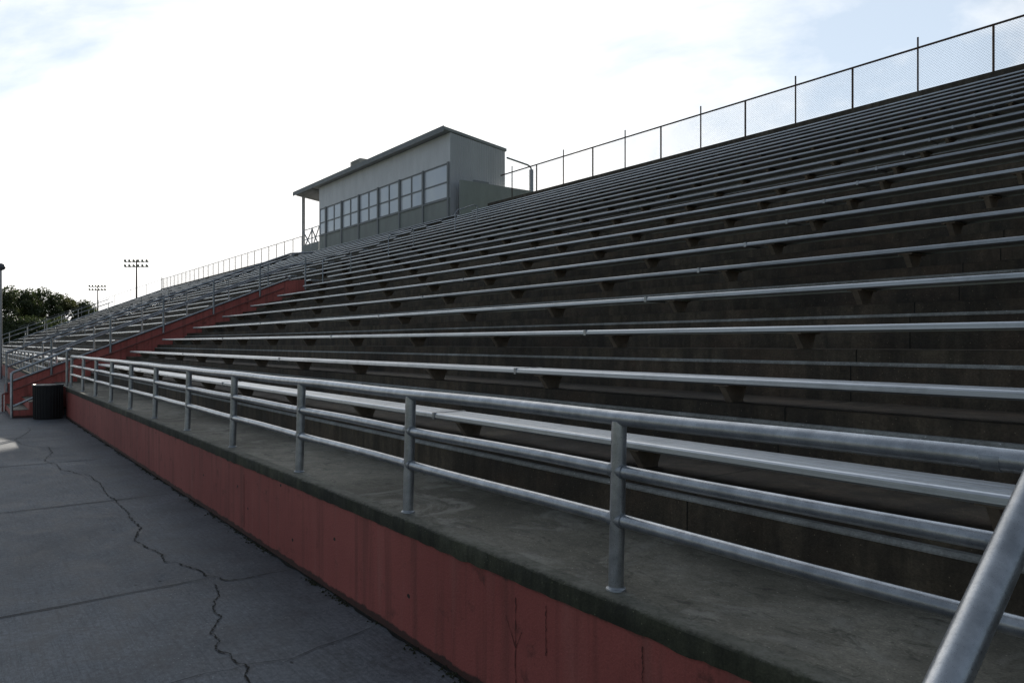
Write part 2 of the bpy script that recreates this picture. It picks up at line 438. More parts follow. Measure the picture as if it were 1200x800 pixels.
z3 = [(215,140),(240,158),(205,185),(160,215),(115,235),(165,268),(215,282),(375,290),(385,310),(408,335),(365,375),(350,403),(372,410),(445,430),(475,468),(560,485),(620,505),(700,508),(730,545),(775,570),(800,605),(830,655),(862,680)]
pa = [onground(x / 6.667, 480 + z / 6.667) for x, z in z3]
z4 = [(300,325),(330,355),(345,378),(366,395),(350,430),(385,450),(420,465),(430,485)]
pa += [onground(x / 2.2225, 440 + z / 2.2225) for x, z in z4]
z5 = [(0,95),(40,98),(110,122),(165,140),(195,170),(270,182),(340,203),(430,192),(520,172),(600,155),(700,138)]
pa += [onground(200 + x / 5, 640 + z / 5) for x, z in z5]
cr = MB(); ribbon(cr, rough_line(pa, .035, .016), .0056, .9)
z6 = [(260,225),(272,260),(285,292),(255,320),(262,345),(245,365),(265,395),(298,410),(270,450),(232,508),(262,525),(290,555),(268,580),(262,598),(285,618),(330,625),(355,640),(358,665),(400,690),(440,695),(455,720),(435,755),(460,800)]
pb = [onground(200 + x / 5, 640 + z / 5) for x, z in z6] + [(2.9, 1.7), (2.3, 1.9), (1.4, 1.6), (.2, 1.9)]
ribbon(cr, rough_line(pb, .018, .008), .0052, .9)
tag(cr.build('pavement_crack', M['crack']), kind='structure')
j = MB()
for u0 in (11.56, 15.85, 20.4, 29.2, 33.5, 38, 42.4, 47, 52, 57):
    ribbon(j, rough_line([(u0 - .03, -3), (u0, 2.65)], .5, .008), .012, .2)
ribbon(j, rough_line([(7.05, -3), (7.2, 2.0)], .4, .006), .009, .2)
ribbon(j, rough_line([(5.1, .2), (5.1, 1.6), (5.0, 1.9)], .12, .03), .004, .5)
ribbon(j, rough_line([(4.95, 1.75), (5.05, 2.0), (5.2, 2.6)], .1, .02), .004, .5)
ribbon(j, rough_line([(2.8, -2), (2.86, 2.6)], .4, .008), .012, .2)
tag(j.build('pavement_joint', M['joint']), kind='structure')
# dirt line where the pavement meets the wall
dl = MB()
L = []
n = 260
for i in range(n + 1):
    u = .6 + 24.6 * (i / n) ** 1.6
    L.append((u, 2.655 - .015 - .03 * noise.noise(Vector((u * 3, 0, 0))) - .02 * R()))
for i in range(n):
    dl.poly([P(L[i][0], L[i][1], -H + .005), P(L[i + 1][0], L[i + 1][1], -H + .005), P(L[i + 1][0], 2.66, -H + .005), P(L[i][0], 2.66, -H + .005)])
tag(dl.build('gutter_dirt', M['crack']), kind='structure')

ms = MB(); rm = random.Random(3)
for k in range(2600):
    u = .7 + 24 * rm.random() ** 1.7
    if noise.noise(Vector((u * 2.1, 3, 0))) < -.12 + .25 * rm.random(): continue
    v = 2.652 - abs(rm.gauss(0, .035)); c0 = P(u, v, -H + .003); s1 = rm.uniform(.003, .010)
    pts = [c0 + Vector((math.cos(a) * s1 * rm.uniform(.6, 1.4), math.sin(a) * s1 * rm.uniform(.6, 1.4), 0)) for a in (0, 1.3, 2.5, 3.8, 5.0)]
    tp = c0 + Vector((0, 0, s1 * rm.uniform(.5, 1.6)))
    ms.raw(pts + [tp], [(i, (i + 1) % 5, 5) for i in range(5)])
tag(ms.build('moss', M['moss'], recalc=False), kind='stuff', label='dark moss and grit along the foot of the red wall')

# ------------------------------------------------------------------ grandstand
V0 = 3.748; Z0 = -.9843; CURB = .105; LEDGE = .085; NR = 21; ZD = -1.293
def zl(i): return Z0 + RISE * i                  # ledge height of row i
gs_ = empty('grandstand', P(20, 2.7, -H), 'long stepped concrete grandstand with a red painted front wall', 'grandstand')
prof = []
for i in range(NR):
    v = V0 + i; z = zl(i)
    prof += [(v, (ZD if i == 0 else zl(i - 1) + CURB)), (v, z - .018), (v + .012, z), (v + LEDGE, z), (v + LEDGE, z + CURB - .012), (v + LEDGE + .012, z + CURB)]
VP = 24.78; ZT = zl(NR - 1) + CURB; ZP = 8.11
prof += [(VP, ZT)]
usl = [-12 + 2 * i for i in range(66)] + [UE]
us_f = sorted(set(usl))
t = MB(); t.sheet(prof, us_f)
t.build('terrace', M['tier'], gs_, recalc=False)
# pale nosing band, skylight put into its colour, 3 mm proud of each ledge
ns = MB()
for i in range(NR):
    v = V0 + i; z = zl(i)
    segs = [-12, 3, 9, 16, 27.6, 60, UE]
    for k in range(len(segs) - 1):
        ns.sheet([(v - .004, z - .024), (v - .004, z - .014), (v + .01, z + .004), (v + LEDGE - .03, z + .004)], [segs[k], segs[k + 1]])
ns.build('nosing', M['nosing'], gs_, recalc=False)
for uj in (3.1, 11.4, 19.7, 31.5, 40, 48, 56, 72, 88, 104):
    jt = MB(); jt.sheet([(v - .003, z + .003) for v, z in prof[:-1]], [uj, uj + .009])
    jt.build('expansion_joint', M['crack'], gs_, recalc=False)
# upper walkway parapet; the press box replaces it between u 38.8 and 59.3
p_ = MB()
p_.prism([(VP, ZT - .3), (VP + .16, ZT - .3), (VP + .16, ZP), (VP, ZP)], -12, 35.2); p_.build('parapet', M['parapet'], gs_, bevel=.008); p_ = MB(); p_.prism([(VP, ZT - .3), (VP + .16, ZT - .3), (VP + .16, ZP), (VP, ZP)], 63.5, UE)
p_.build('parapet', M['parapet'], gs_, bevel=.008)
bk = MB()
bk.poly([P(-12, VP + .15, -H), P(UE, VP + .15, -H), P(UE, VP + .15, ZT - .2), P(-12, VP + .15, ZT - .2)])
for ue in (-12, UE):
    pts = [P(ue, 3.2, -H)] + [P(ue, v, z) for v, z in prof] + [P(ue, VP + .15, -H)]
    bk.poly(pts)
bk.build('back_wall', M['tier'], gs_, recalc=False)
dk = MB()
segs = [(-12, 25.3), (25.3, 28.9), (28.9, UE)]
for a, b in segs:
    dk.poly([P(a, 2.75 if a != 25.3 else 2.66, ZD), P(b, 2.75 if a != 25.3 else 2.66, ZD), P(b, V0, ZD), P(a, V0, ZD)])
dk.build('deck', M['deck'], gs_, recalc=False)
# front wall with its rough, mossy, slightly rounded lip
ZLB = -1.4145
def lipseg(a, b, fine):
    mb = MB(); n = int((b - a) / fine)
    pr = [(2.700, ZLB + .01), (2.644, ZLB + .012), (2.641, ZLB + .05), (2.644, ZD - .014), (2.655, ZD - .003), (2.68, ZD + .002), (2.76, ZD + .001)]
    for i in range(n + 1):
        u = a + (b - a) * i / n
        row = []
        for k, (v, z) in enumerate(pr):
            q = Vector((u * 6, k * .7, 0)); am = .006 if 0 < k < 5 else .0025
            lo = .022 * abs(noise.noise(Vector((u * 4.3, 5, 0)))) if k == 1 else 0
            row.append(P(u, v + am * noise.noise(q * 2) + (.004 * (R() - .5) if 0 < k < 5 else 0), z + am * noise.noise(q + Vector((9, 9, 9))) - (lo if k <= 1 else 0)))
        mb.v += row
    m = len(pr)
    for i in range(n):
        for k in range(m - 1):
            mb.f.append([i * m + k, i * m + k + 1, (i + 1) * m + k + 1, (i + 1) * m + k])
    return mb
lm = lipseg(.62, 12, .04); lm2 = lipseg(12, 25.3, .1)
lm.raw(lm2.v, lm2.f); lm.prism([(2.644, ZLB), (2.75, ZLB), (2.75, ZD), (2.66, ZD)], 28.9, UE)
lm.build('concrete_lip', M['lip'], gs_, recalc=False, smooth=True)
fwm = MB()
for a, b in ((.62, 25.3), (28.9, UE)):
    fwm.prism([(2.656, -H - .02), (2.9, -H - .02), (2.9, ZLB + .02), (2.656, ZLB + .02)], a, b)
fwm.box((25.27, 2.66, -H), (25.3, V0, ZD - .001))
fwm.build('front_wall', M['red'], gs_)

for uj, za, zb_, br in ((3.48, -1.50, -2.15, 1), (3.2, -1.47, -1.75, 0), (2.47, -1.46, -1.75, 0), (8.6, -1.45, -2.1, 0), (14.8, -1.45, -2.1, 0)):
    wc = MB(); n = 26; L = []
    def strand(pts, w0):
        q = []
        for (u, z) in pts:
            w_ = w0 * (.3 + 1.1 * R()); q.append((u, z, w_))
        for (a, b) in zip(q[:-1], q[1:]):
            wc.poly([P(a[0] - a[2], 2.652, a[1]), P(a[0] + a[2], 2.652, a[1]), P(b[0] + b[2], 2.652, b[1]), P(b[0] - b[2], 2.652, b[1])])
    main = [(uj + .010 * noise.noise(Vector((i * .9, uj, 0))) , za + (zb_ - za) * i / n) for i in range(n + 1)]
    strand(main, .0035 if uj < 5 else .005)
    if br:
        strand([(uj + .001 + .012 * k, -1.80 + .02 * k + .008 * R()) for k in range(9)], .003)
        strand([(uj - .001 - .012 * k, -1.80 + .022 * k + .008 * R()) for k in range(6)], .003)
    wc.build('wall_crack', M['wallcrack'], gs_, recalc=False)

# sloping red side wall that starts at the ground and runs up beside the aisle
UW = 28.8
sw = MB()
top = lambda v: -1.253 + .414 * (v - 1.51)
sw.prism([(1.33, -H), (1.33, top(1.33)), (10.45, top(10.45)), (11.35, top(10.45) + .12), (11.35, 1.5), (3.7, -1.5), (3.0, -H)], UW, UW + .25)
sw.build('side_wall', M['redwall'], gs_, bevel=.006)
# steps from the pavement to the deck at the far end, and half steps up the aisle
st = MB()
rz = (ZD + H) / 4; v0s = [1.36, 1.79, 2.15, 2.45]
for k in range(3):
    st.prism([(v0s[k], -H + rz * k), (2.66, -H + rz * k), (2.66, -H + rz * (k + 1)), (v0s[k], -H + rz * (k + 1))], 26.0, UW - .004)
st.build('entry_step', M['redwall'], gs_)
tr = MB()
for k in range(3):
    tr.box((26.0, v0s[k] - .012, -H + rz * (k + 1)), (UW - .006, v0s[k] + .42, -H + rz * (k + 1) + .012))
tr.build('step_tread', M['deck'], gs_)
hb = None
for i in range(NR):
    for (a, b) in ((27.75, 28.7), (35.5, 36.9)):
        if i == 0: zb = ZD
        else: zb = zl(i - 1) + CURB
        m_ = MB(); m_.box((a, V0 + i - .42, zb), (b, V0 + i - .003, zb + .17)); m_.build('aisle_step', M['deck'], gs_)
# near stair of steps behind the steep handrail
ns2 = MB()
for k in range(4):
    a = 1.38 + .32 * k
    ns2.prism([(a, -H + rz * k), (2.66, -H + rz * k), (2.66, -H + rz * (k + 1) - .002), (a, -H + rz * (k + 1) - .002)], -1.6, .6)
ns2.build('near_step', M['deck'], gs_)

# ------------------------------------------------------------------ benches
SEATZ = .304
def make_bench(u0, u1, brs, label, group, detail=True, name='bench'):
    root = empty(name, P(u0, V0, Z0), label, 'bench', group)
    ks = []
    n = max(1, round((u1 - u0) / 7.4)); 
    mb = MB()
    zt = Z0 + SEATZ; zb = zt - .055
    # hollow plank section with two shallow grooves, rounded nose
    pr = [(V0, zb + .012), (V0 + .008, zb), (V0 + .03, zb), (V0 + .03, zb + .012), (V0 + .33, zb + .012), (V0 + .33, zb), (V0 + .352, zb), (V0 + .36, zb + .012),
          (V0 + .36, zt - .014), (V0 + .352, zt - .003), (V0 + .335, zt), (V0 + .245, zt), (V0 + .24, zt - .005), (V0 + .232, zt - .005), (V0 + .227, zt),
          (V0 + .135, zt), (V0 + .13, zt - .005), (V0 + .122, zt - .005), (V0 + .117, zt), (V0 + .03, zt), (V0 + .012, zt - .004), (V0 + .003, zt - .013)]
    for k in range(n):
        a = u0 + (u1 - u0) * k / n + (.004 if k else 0); b = u0 + (u1 - u0) * (k + 1) / n
        mb.prism(pr, a, b)
    ks.append(mb.build('plank', M['alu'], root, recalc=True))
    if detail:
        for k in range(1, n):
            a = u0 + (u1 - u0) * k / n
            m_ = MB(); m_.prism([(v + (.004 if v > V0 + .18 else -.004), z + (.004 if z > zb + .02 else -.004)) for v, z in [(V0, zb), (V0 + .36, zb), (V0 + .36, zt), (V0, zt)]], a - .018, a + .018)
            ks.append(m_.build('joint_sleeve', M['galv'], root))
    for e in (u0, u1):
        m_ = MB(); m_.box((e - .012, V0 - .003, zb - .003), (e + .012, V0 + .363, zt + .003)); ks.append(m_.build('end_cap', M['galv'], root))
    for ub in brs:
        m_ = MB(); zt2 = zb - .002; zb2 = Z0 + CURB + .001
        m_.prism([(V0 + .03, zt2), (V0 + .115, zb2 + .03), (V0 + .135, zb2), (V0 + .28, zb2), (V0 + .28, zb2 + .02), (V0 + .335, zt2)], ub - .028, ub + .028)
        m_.box((ub - .07, V0 + .03, zt2 - .012), (ub + .07, V0 + .33, zt2))
        ks.append(m_.build('bracket', M['bracket'], root))
    KID[root.name] = ks
    return root
ORD = ['first', 'second', 'third', 'fourth', 'fifth', 'sixth', 'seventh', 'eighth', 'ninth', 'tenth', 'eleventh', 'twelfth', 'thirteenth', 'fourteenth', 'fifteenth', 'sixteenth', 'seventeenth', 'eighteenth', 'nineteenth', 'twentieth', 'top']
def row_words(i):
    return ('lowest row, right behind the front railing' if i == 0 else
            'topmost row, under the fence' if i == NR - 1 else '%s row up from the front railing' % ORD[i])
def blabel(i, where):
    return 'aluminium bench plank %s, %s' % (where, row_words(i))
def put_rows(u0, u1, rows, brs, where, group, detail=True):
    first = None
    for i in rows:
        lab = blabel(i, where)
        loc = P(u0, V0 + i, Z0 + RISE * i)
        if first is None:
            first = make_bench(u0, u1, brs, lab, group, detail); first.location = loc
            base = first
        else:
            dup(base, loc, lab)
NEARW = 'in the long near section'
brA = [3.63 + 2.25 * k for k in range(-5, 11)]
# the two parts of the near section carry one group; brackets drift a little from row to row
put_rows(-8, 27.6, range(0, 9), brA, NEARW, 'benches of the near section')
put_rows(-8, 35.3, range(9, NR), [3.9 + 2.25 * k for k in range(-5, 14)], NEARW, 'benches of the near section')
put_rows(29.35, 35.3, range(0, 9), [30, 32.2, 34.6], 'just beyond the red wall', 'benches beyond the red wall')
put_rows(37.0, 62, range(0, NR), [], 'in the second far section', 'benches of the middle far section', False)
put_rows(63.4, 90, range(0, NR), [], 'in the third far section', 'benches of the third section', False)
put_rows(91.4, 118.8, range(0, NR), [], 'in the last, farthest section', 'benches of the last section', False)

# ------------------------------------------------------------------ front railing
PR = .0305
VB = 2.784; LEAN = .028
def railv(z): return VB + LEAN * (z - ZD)
ZR = (-.393, -.672, -.93)
fr = empty('front_railing', P(.55, VB, ZD), 'grey galvanised three-bar pipe railing along the front edge of the concrete deck', 'railing')
posts = [.55 + 2.232 * k for k in range(12)]
posts = [u for u in posts if u < 25.0] + [25.35]
for u in posts:
    a = P(u, VB, ZD); b = P(u, railv(ZR[0]), ZR[0] - .02)
    m_ = MB(); m_.tube([a, b], PR * 1.02, 16); o = m_.build('post', M['galv'], fr, smooth=True)
    m_ = MB(); m_.lathe(a, [(PR * 1.35, 0), (PR * 1.3, .006), (PR * 1.12, .008), (PR * 1.04, .012), (PR * 1.0, .014)], 18)
    m_.build('base_collar', M['galv2'], fr, smooth=True)
uend = 25.35
for k, z in enumerate(ZR):
    r = PR if k == 0 else PR * .86
    pts = [P(.55 + (uend - .55) * i / 44, railv(z), z + .0035 * math.sin(i * 1.3 + k)) for i in range(45)]
    if k == 0:
        pts = pts[:-1] + [P(uend - .05, railv(z), z), P(uend, railv(z), z - .012)]
        pts = [P(.2, railv(z), z)] + pts
    m_ = MB(); m_.tube(pts, r, 16); m_.build('rail', M['galv'], fr, smooth=True)
for (uu, z, r) in ((.86, ZR[2], PR * .86), (1.02, ZR[0], PR), (1.0, ZR[1], PR * .86)):
    m_ = MB(); m_.tube([P(uu - .03, railv(z), z), P(uu + .03, railv(z), z)], r * 1.03, 16); m_.build('coupling', M['galv2'], fr, smooth=True)
for u in posts[1:-1]:
    for k, z in enumerate(ZR[1:]):
        m_ = MB(); c0 = P(u, railv(z), z)
        m_.tube([c0 + Vector((.036, 0, 0)), c0 + Vector((-.036, 0, 0))], PR * 1.0, 14); m_.build('weld', M['galv2'], fr, smooth=True)

# steep handrail of the near stair, right in front of the camera
nh = empty('stair_handrail', P(.755, 1.3, -H), 'thick steel stair handrail slanting up across the lower right corner, nearest the viewer', 'handrail')
hz = lambda v: -.78 + .70 * (v - 1.82)
pts = [P(.755, 1.12, hz(1.2) - .02), P(.755, 1.2, hz(1.2))] + [P(.755, v, hz(v)) for v in (1.6, 2.0, 2.4, 2.8, 3.1)] + [P(.755, 3.25, hz(3.1) + .03)]
m_ = MB(); m_.tube(pts, .0335, 24); m_.build('rail', M['galv'], nh, smooth=True)
for v in (1.25, 3.15):
    m_ = MB(); m_.tube([P(.755, v, -H if v < 2.6 else ZD), P(.755, v, hz(v))], .031, 16); m_.build('post', M['galv'], nh, smooth=True)

# handrail down the steps at the far end
eh = empty('step_handrail', P(26, 1.38, -H), 'pipe handrail down the red entry steps beside the black bin', 'handrail')
ez = lambda v: -.87 + .46 * (v - 1.36)
m_ = MB(); m_.tube([P(26, 1.36, -H), P(26, 1.36, ez(1.36) - .03), P(26, 1.40, ez(1.40))] + [P(26, v, ez(v)) for v in (2, 2.9)], .03, 10)
m_.build('rail', M['galv'], eh, smooth=True)
m_ = MB(); m_.tube([P(26, 1.40, -H + .34), P(26, 1.96, -1.58), P(26, 2.6, -1.25)], .026, 10); m_.build('lower_rail', M['galv'], eh, smooth=True)
m_ = MB(); m_.tube([P(26, 2.75, ZD), P(26, 2.75, ez(2.75))], .028, 10); m_.build('post', M['galv'], eh, smooth=True)

# railing on top of the red side wall
wr = empty('wall_railing', P(UW, 1.4, -H), 'double pipe railing on top of the sloping red side wall', 'railing')
wt = lambda v: top(min(v, 10.45))
def wallrail(h, vv0, vv1):
    pts = [P(UW - .03, v, top(v) + h) for v in [vv0 + (min(vv1, 10.2) - vv0) * i / 10 for i in range(11)]]
    if vv1 > 10.3: pts += [P(UW - .03, 10.7, top(10.45) + h + .1), P(UW - .03, vv1, top(10.45) + h + .22)]
    return pts
for h in (1.0, .55):
    m_ = MB(); m_.tube(wallrail(h, 1.37, 11.6), .028, 10); m_.build('rail', M['galv2'], wr, smooth=True)
m_ = MB(); m_.tube(wallrail(.02, 1.5, 10.4), .026, 8); m_.build('cap_rail', M['galv2'], wr, smooth=True)
for v in (1.37, 2.6, 4.34, 6.03, 7.76, 9.48, 11.3):
    m_ = MB(); m_.tube([P(UW - .035, v, wt(v) - .3), P(UW - .035, v, wt(v) + 1.0)], .029, 10); m_.build('post', M['galv2'], wr, smooth=True)
rh = empty('wall_handrail', P(28.6, 1.3, -H), 'thin faded red handrail fixed along the face of the red side wall', 'handrail')
m_ = MB(); rz_ = lambda v: -1.60 + .414 * (v - 1.31)
m_.tube([P(28.68, 1.26, -H), P(28.68, 1.26, rz_(1.3) - .04), P(28.68, 1.32, rz_(1.3))] + [P(28.68, v, rz_(v)) for v in (3, 5, 7, 9, 10.4)], .018, 8); m_.build('rail', M['redpipe'], rh, smooth=True)
for v in (3, 5, 7, 9):
    m_ = MB(); m_.tube([P(28.68, v, rz_(v) - .005), P(28.68, v, rz_(v) - .06), P(28.82, v, rz_(v) - .06)], .009, 6); m_.build('wall_bracket', M['redpipe'], rh)

# handrails up the aisles further off
def aisle_rail(u, v0, v1, hgt, sp, label, group, flat=0, r=.026):
    root = empty('aisle_railing', P(u, v0, -H), label, 'railing', group)
    tz = lambda v: .4141 * v - 2.536
    for h in (hgt, hgt * .6):
        m_ = MB(); m_.tube([P(u, v0, tz(v0) + h), P(u, v1, tz(v1) + h)] + ([P(u, v1 + flat, tz(v1) + h + .08)] if flat else []), r, 8); m_.build('rail', M['galv2'], root, smooth=True)
    v = v0
    while v <= v1 + .01:
        m_ = MB(); m_.tube([P(u, v, tz(v) - .2), P(u, v, tz(v) + hgt)], r, 8); m_.build('post', M['galv2'], root, smooth=True); v += sp
AG = 'stepped pipe railings up the far aisles'
aisle_rail(36.1, 2.95, 14.1, 1.3, 1.87, 'pipe railing up the aisle, second beyond the red side wall', AG, 0)
aisle_rail(62.7, 4.0, 14, 1.3, 1.9, 'pipe railing up the aisle between the second and third far sections', AG)
aisle_rail(90.7, 4.0, 14, 1.3, 1.9, 'pipe railing up the aisle before the last far section', AG)
aisle_rail(119.6, 4.0, 17.9, 1.45, 2.0, 'two-bar pipe railing down the far end of the grandstand, in front of the trees', AG, 0, .035)
# far front railing
ff = empty('far_railing', P(29, VB, ZD), 'pipe railing along the deck of the far sections beyond the red wall', 'railing')
for z in ZR:
    m_ = MB(); m_.tube([P(29.1, VB, z), P(60, VB, z), P(119.6, VB, z)], .028, 8); m_.build('rail', M['galv2'], ff, smooth=True)
for k in range(40):
    m_ = MB(); m_.tube([P(29.2 + 2.3 * k, VB, ZD), P(29.2 + 2.3 * k, VB, ZR[0])], .028, 8); m_.build('post', M['galv2'], ff, smooth=True)

# hoop rails in the aisle near the press box
HG = 'looped handrails among the upper rows'
def hoop(u, v, label):
    root = empty('looped_handrail', P(u, v, Z0 + RISE * int(v - V0)), label, 'handrail', HG)
    z = .4141 * v - 2.5
    m_ = MB()
    m_.tube([P(u, v, z), P(u, v, z + .95), P(u, v + .12, z + 1.08), P(u, v + 1.0, z + 1.42), P(u, v + 1.15, z + 1.36), P(u, v + 1.15, z + .5)], .016, 8)
    m_.build('loop', M['galv2'], root, smooth=True)
hoop(27.0, 11.3, 'looped handrail in the rows just above the end of the red side wall')
hoop(27.0, 14.1, 'middle looped handrail below the left windows of the press box')
hoop(27.0, 17.3, 'uppermost looped handrail close under the press box')

# ------------------------------------------------------------------ fence along the top
def chainlink(mb, u0, u1, v, zb, zt, pitch, r):
    hgt = zt - zb; n = int((u1 - u0 + hgt) / pitch)
    for sgn in (1, -1):
        for k in range(n):
            a = u0 - hgt + k * pitch + pitch * .5
            lo, hi = max(u0, a), min(u1, a + hgt)
            if hi - lo < .02: continue
            if sgn == 1: p0 = P(lo, v, zb + lo - a); p1 = P(hi, v, zb + hi - a)
            else: p0 = P(lo, v + .003, zt - (lo - a)); p1 = P(hi, v + .003, zt - (hi - a))
            d = (p1 - p0).normalized(); nn = Vector((0, 1, 0)); q = d.cross(nn)
            o3 = [nn * r, -nn * r * .5 + q * r * .87, -nn * r * .5 - q * r * .87]
            mb.raw([p0 + o for o in o3] + [p1 + o for o in o3], [(0, 1, 4, 3), (1, 2, 5, 4), (2, 0, 3, 5)])
VF = 24.86; ZF = 9.52
def fence(u0, u1, phase, label, pitch, wr_, pr, every=2, bend=False):
    root = empty('chain_link_fence', P(u0, VF, ZP), label, 'fence', 'chain link fence along the top of the stand')
    mb = MB(); chainlink(mb, u0, u1, VF, ZP + .05, ZF - .02, pitch, wr_); mb.build('mesh', M['wire'], root, recalc=False)
    m_ = MB(); m_.tube([P(u0, VF, ZF), P((u0 + u1) / 2, VF, ZF), P(u1, VF, ZF)], pr * 1.05, 8); m_.build('top_rail', M['rust'], root, smooth=True)
    k = math.ceil((u0 - phase) / 2.172)
    while phase + k * 2.172 <= u1:
        u = phase + k * 2.172; tall = (k % 2 == 0) and every == 2
        m_ = MB(); m_.tube([P(u, VF - .03, ZP - .05), P(u, VF - .03, ZF + (.33 if tall else .0))], pr * (.85 if tall else 1.05), 8)
        m_.build('post', M['rust'], root, smooth=True); k += 1
fence(-12, 34.0, 11.18, 'chain link fence on the top parapet to the right of the press box', .085, .0016, .026)
fence(63.5, UE, 64.0, 'pale chain link fence on the top parapet to the left of the press box', .2, .0025, .022, 1)
# fence running down the far end
ef = empty('end_fence', P(UE, 24, 8), 'sparse wire fence stepping down the far end above the trees', 'fence')
for h in (1.6, .1):
    m_ = MB(); m_.tube([P(UE + .3, 25, .4141 * 25 - 2.4 + h), P(UE + .3, 7, .4141 * 7 - 2.4 + h)], .02, 6); m_.build('rail', M['wire'], ef)
for k in range(9):
    v = 25 - 2.1 * k; m_ = MB(); m_.tube([P(UE + .3, v, .4141 * v - 2.6), P(UE + .3, v, .4141 * v - 2.4 + 1.6 + (.3 if k == 0 else 0))], .022 if k else .05, 6); m_.build('post', M['wire'], ef)

# ------------------------------------------------------------------ press box
VA = 24.5; VBK = 28.7; UL = 59.3; UR = 38.8
ZB0 = 6.9; ZW0 = 9.0; ZW1 = 11.2
zroof = lambda v: 13.30 - (v - 24.0) * .132
pb = empty('press_box', P(49, 25, ZT), 'long low press box with a row of paned windows on top of the grandstand', 'press box')
wl = MB()
wl.box((UR, VA, ZB0), (UL, VA + .12, ZW0)); wl.build('lower_wall', M['lower'], pb)
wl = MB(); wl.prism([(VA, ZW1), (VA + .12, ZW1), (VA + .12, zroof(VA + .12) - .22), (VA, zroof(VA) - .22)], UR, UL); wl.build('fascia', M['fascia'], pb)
for u, nm in ((UR, 'end_wall'), (UL, 'end_wall')):
    wl = MB(); s2 = 1 if nm and u == UR else -1
    a, b = (u - .004, u + .12) if u == UR else (u - .12, u + .004)
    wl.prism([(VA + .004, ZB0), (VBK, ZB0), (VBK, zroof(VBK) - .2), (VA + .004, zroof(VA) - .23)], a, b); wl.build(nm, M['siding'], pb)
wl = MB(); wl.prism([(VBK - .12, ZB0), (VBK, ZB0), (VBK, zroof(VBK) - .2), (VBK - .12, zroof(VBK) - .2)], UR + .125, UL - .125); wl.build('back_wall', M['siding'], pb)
fl = MB(); fl.box((UR - .02, VA + .15, ZB0 - .3), (63.6, VBK + 1.9, ZB0 - .002)); fl.build('floor_slab', M['trim'], pb)
sp = MB(); sp.box((UR - .02, VBK + 1.5, -H), (UR + .5, VBK + 1.9, ZB0 - .3)); sp.box((60, VBK + 1.5, -H), (60.5, VBK + 1.9, ZB0 - .3)); sp.build('support', M['trim'], pb)
rf = MB(); rf.prism([(24.0, zroof(24.0) - .18), (VBK + .1, zroof(VBK + .1) - .18), (VBK + .1, zroof(VBK + .1)), (24.0, zroof(24.0))], UR - .05, 63.9)
ro = rf.build('roof', M['roof'], pb)
m_ = MB(); m_.prism([(23.97, 12.98), (23.995, 12.98), (23.995, 13.33), (23.97, 13.33)], UR - .08, 63.95); m_.build('gutter', M['trim'], ro)
for k in range(9):   # joists under the overhang of the porch
    m_ = MB(); uu = 60.0 + .42 * k; m_.prism([(24.1, zroof(24.1) - .34), (VBK, zroof(VBK) - .34), (VBK, zroof(VBK) - .19), (24.1, zroof(24.1) - .19)], uu, uu + .06); m_.build('joist', M['trim'], ro)
# window bays, two sashes each with a cross bar
divs = [59.3, 57.9, 54.8, 51.7, 48.5, 45.3, 42.1, 39.0]
for k in range(7):
    a, b = divs[k + 1], divs[k]
    f = MB(); w_ = .10
    zz = ZW0 + .0; z1 = ZW1
    f.box((a, VA + .01, zz), (b, VA + .11, zz + w_ * .8)); f.box((a, VA + .01, z1 - w_ * .8), (b, VA + .11, z1))
    f.box((a, VA + .01, zz + w_ * .8), (a + w_, VA + .11, z1 - w_ * .8)); f.box((b - w_, VA + .01, zz + w_ * .8), (b, VA + .11, z1 - w_ * .8))
    mid = (zz + z1) / 2 - .08
    f.box((a + w_, VA + .02, mid - .045), (b - w_, VA + .10, mid + .045))
    if k not in (0, 6):
        c = (a + b) / 2
        f.box((c - .06, VA + .015, zz + w_ * .8), (c + .06, VA + .105, mid - .045)); f.box((c - .06, VA + .015, mid + .045), (c + .06, VA + .105, z1 - w_ * .8))
    fo = f.build('window', M['trim'], pb)
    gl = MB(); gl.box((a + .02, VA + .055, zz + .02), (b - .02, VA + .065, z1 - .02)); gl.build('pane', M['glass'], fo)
for u in divs[1:]:
    m_ = MB(); m_.box((u - .09, VA - .07, ZB0), (u + .09, VA - .002, ZW1 + .02)); m_.build('pilaster', M['trim'], pb)
m_ = MB(); m_.box((UR + .05, VA - .06, ZW0 - .09), (UL - .05, VA - .003, ZW0 - .003)); m_.build('sill', M['trim'], pb)
m_ = MB(); m_.box((UR - .03, VA + 1.7, ZB0 + .4), (UR - .006, VA + 2.9, ZB0 + 3.4)); dr = m_.build('door', M['trim'], pb)
m_ = MB(); m_.tube([P(UR - .06, VA + 1.85, ZB0 + 1.7), P(UR - .06, VA + 1.85, ZB0 + 1.95)], .012, 6); m_.build('handle', M['galv'], dr)
# porch at the left end
for v in (VA + .05, VBK - .1):
    m_ = MB(); m_.box((63.05, v, ZB0), (63.3, v + .2, zroof(v) - .2)); m_.build('porch_post', M['trim'], pb)
m_ = MB(); m_.box((59.42, VA, ZB0), (63.04, VA + .1, 8.55)); m_.build('porch_panel', M['lower'], pb)
m_ = MB()
for z in (9.85, 9.0): m_.tube([P(59.4, VA + .05, z), P(63.1, VA + .05, z)], .03, 6)
for (a, b) in ((63.0, 61.0), (61.0, 59.5)): 
    m_.tube([P(a, VA + .05, 9.8), P(b, VA + .05, 8.2)], .045, 6); m_.tube([P(b, VA + .09, 9.8), P(a, VA + .09, 8.2)], .045, 6)
m_.tube([P(61.0, VA + .05, 7), P(61.0, VA + .05, 9.85)], .045, 6)
m_.build('porch_railing', M['galv2'], pb)
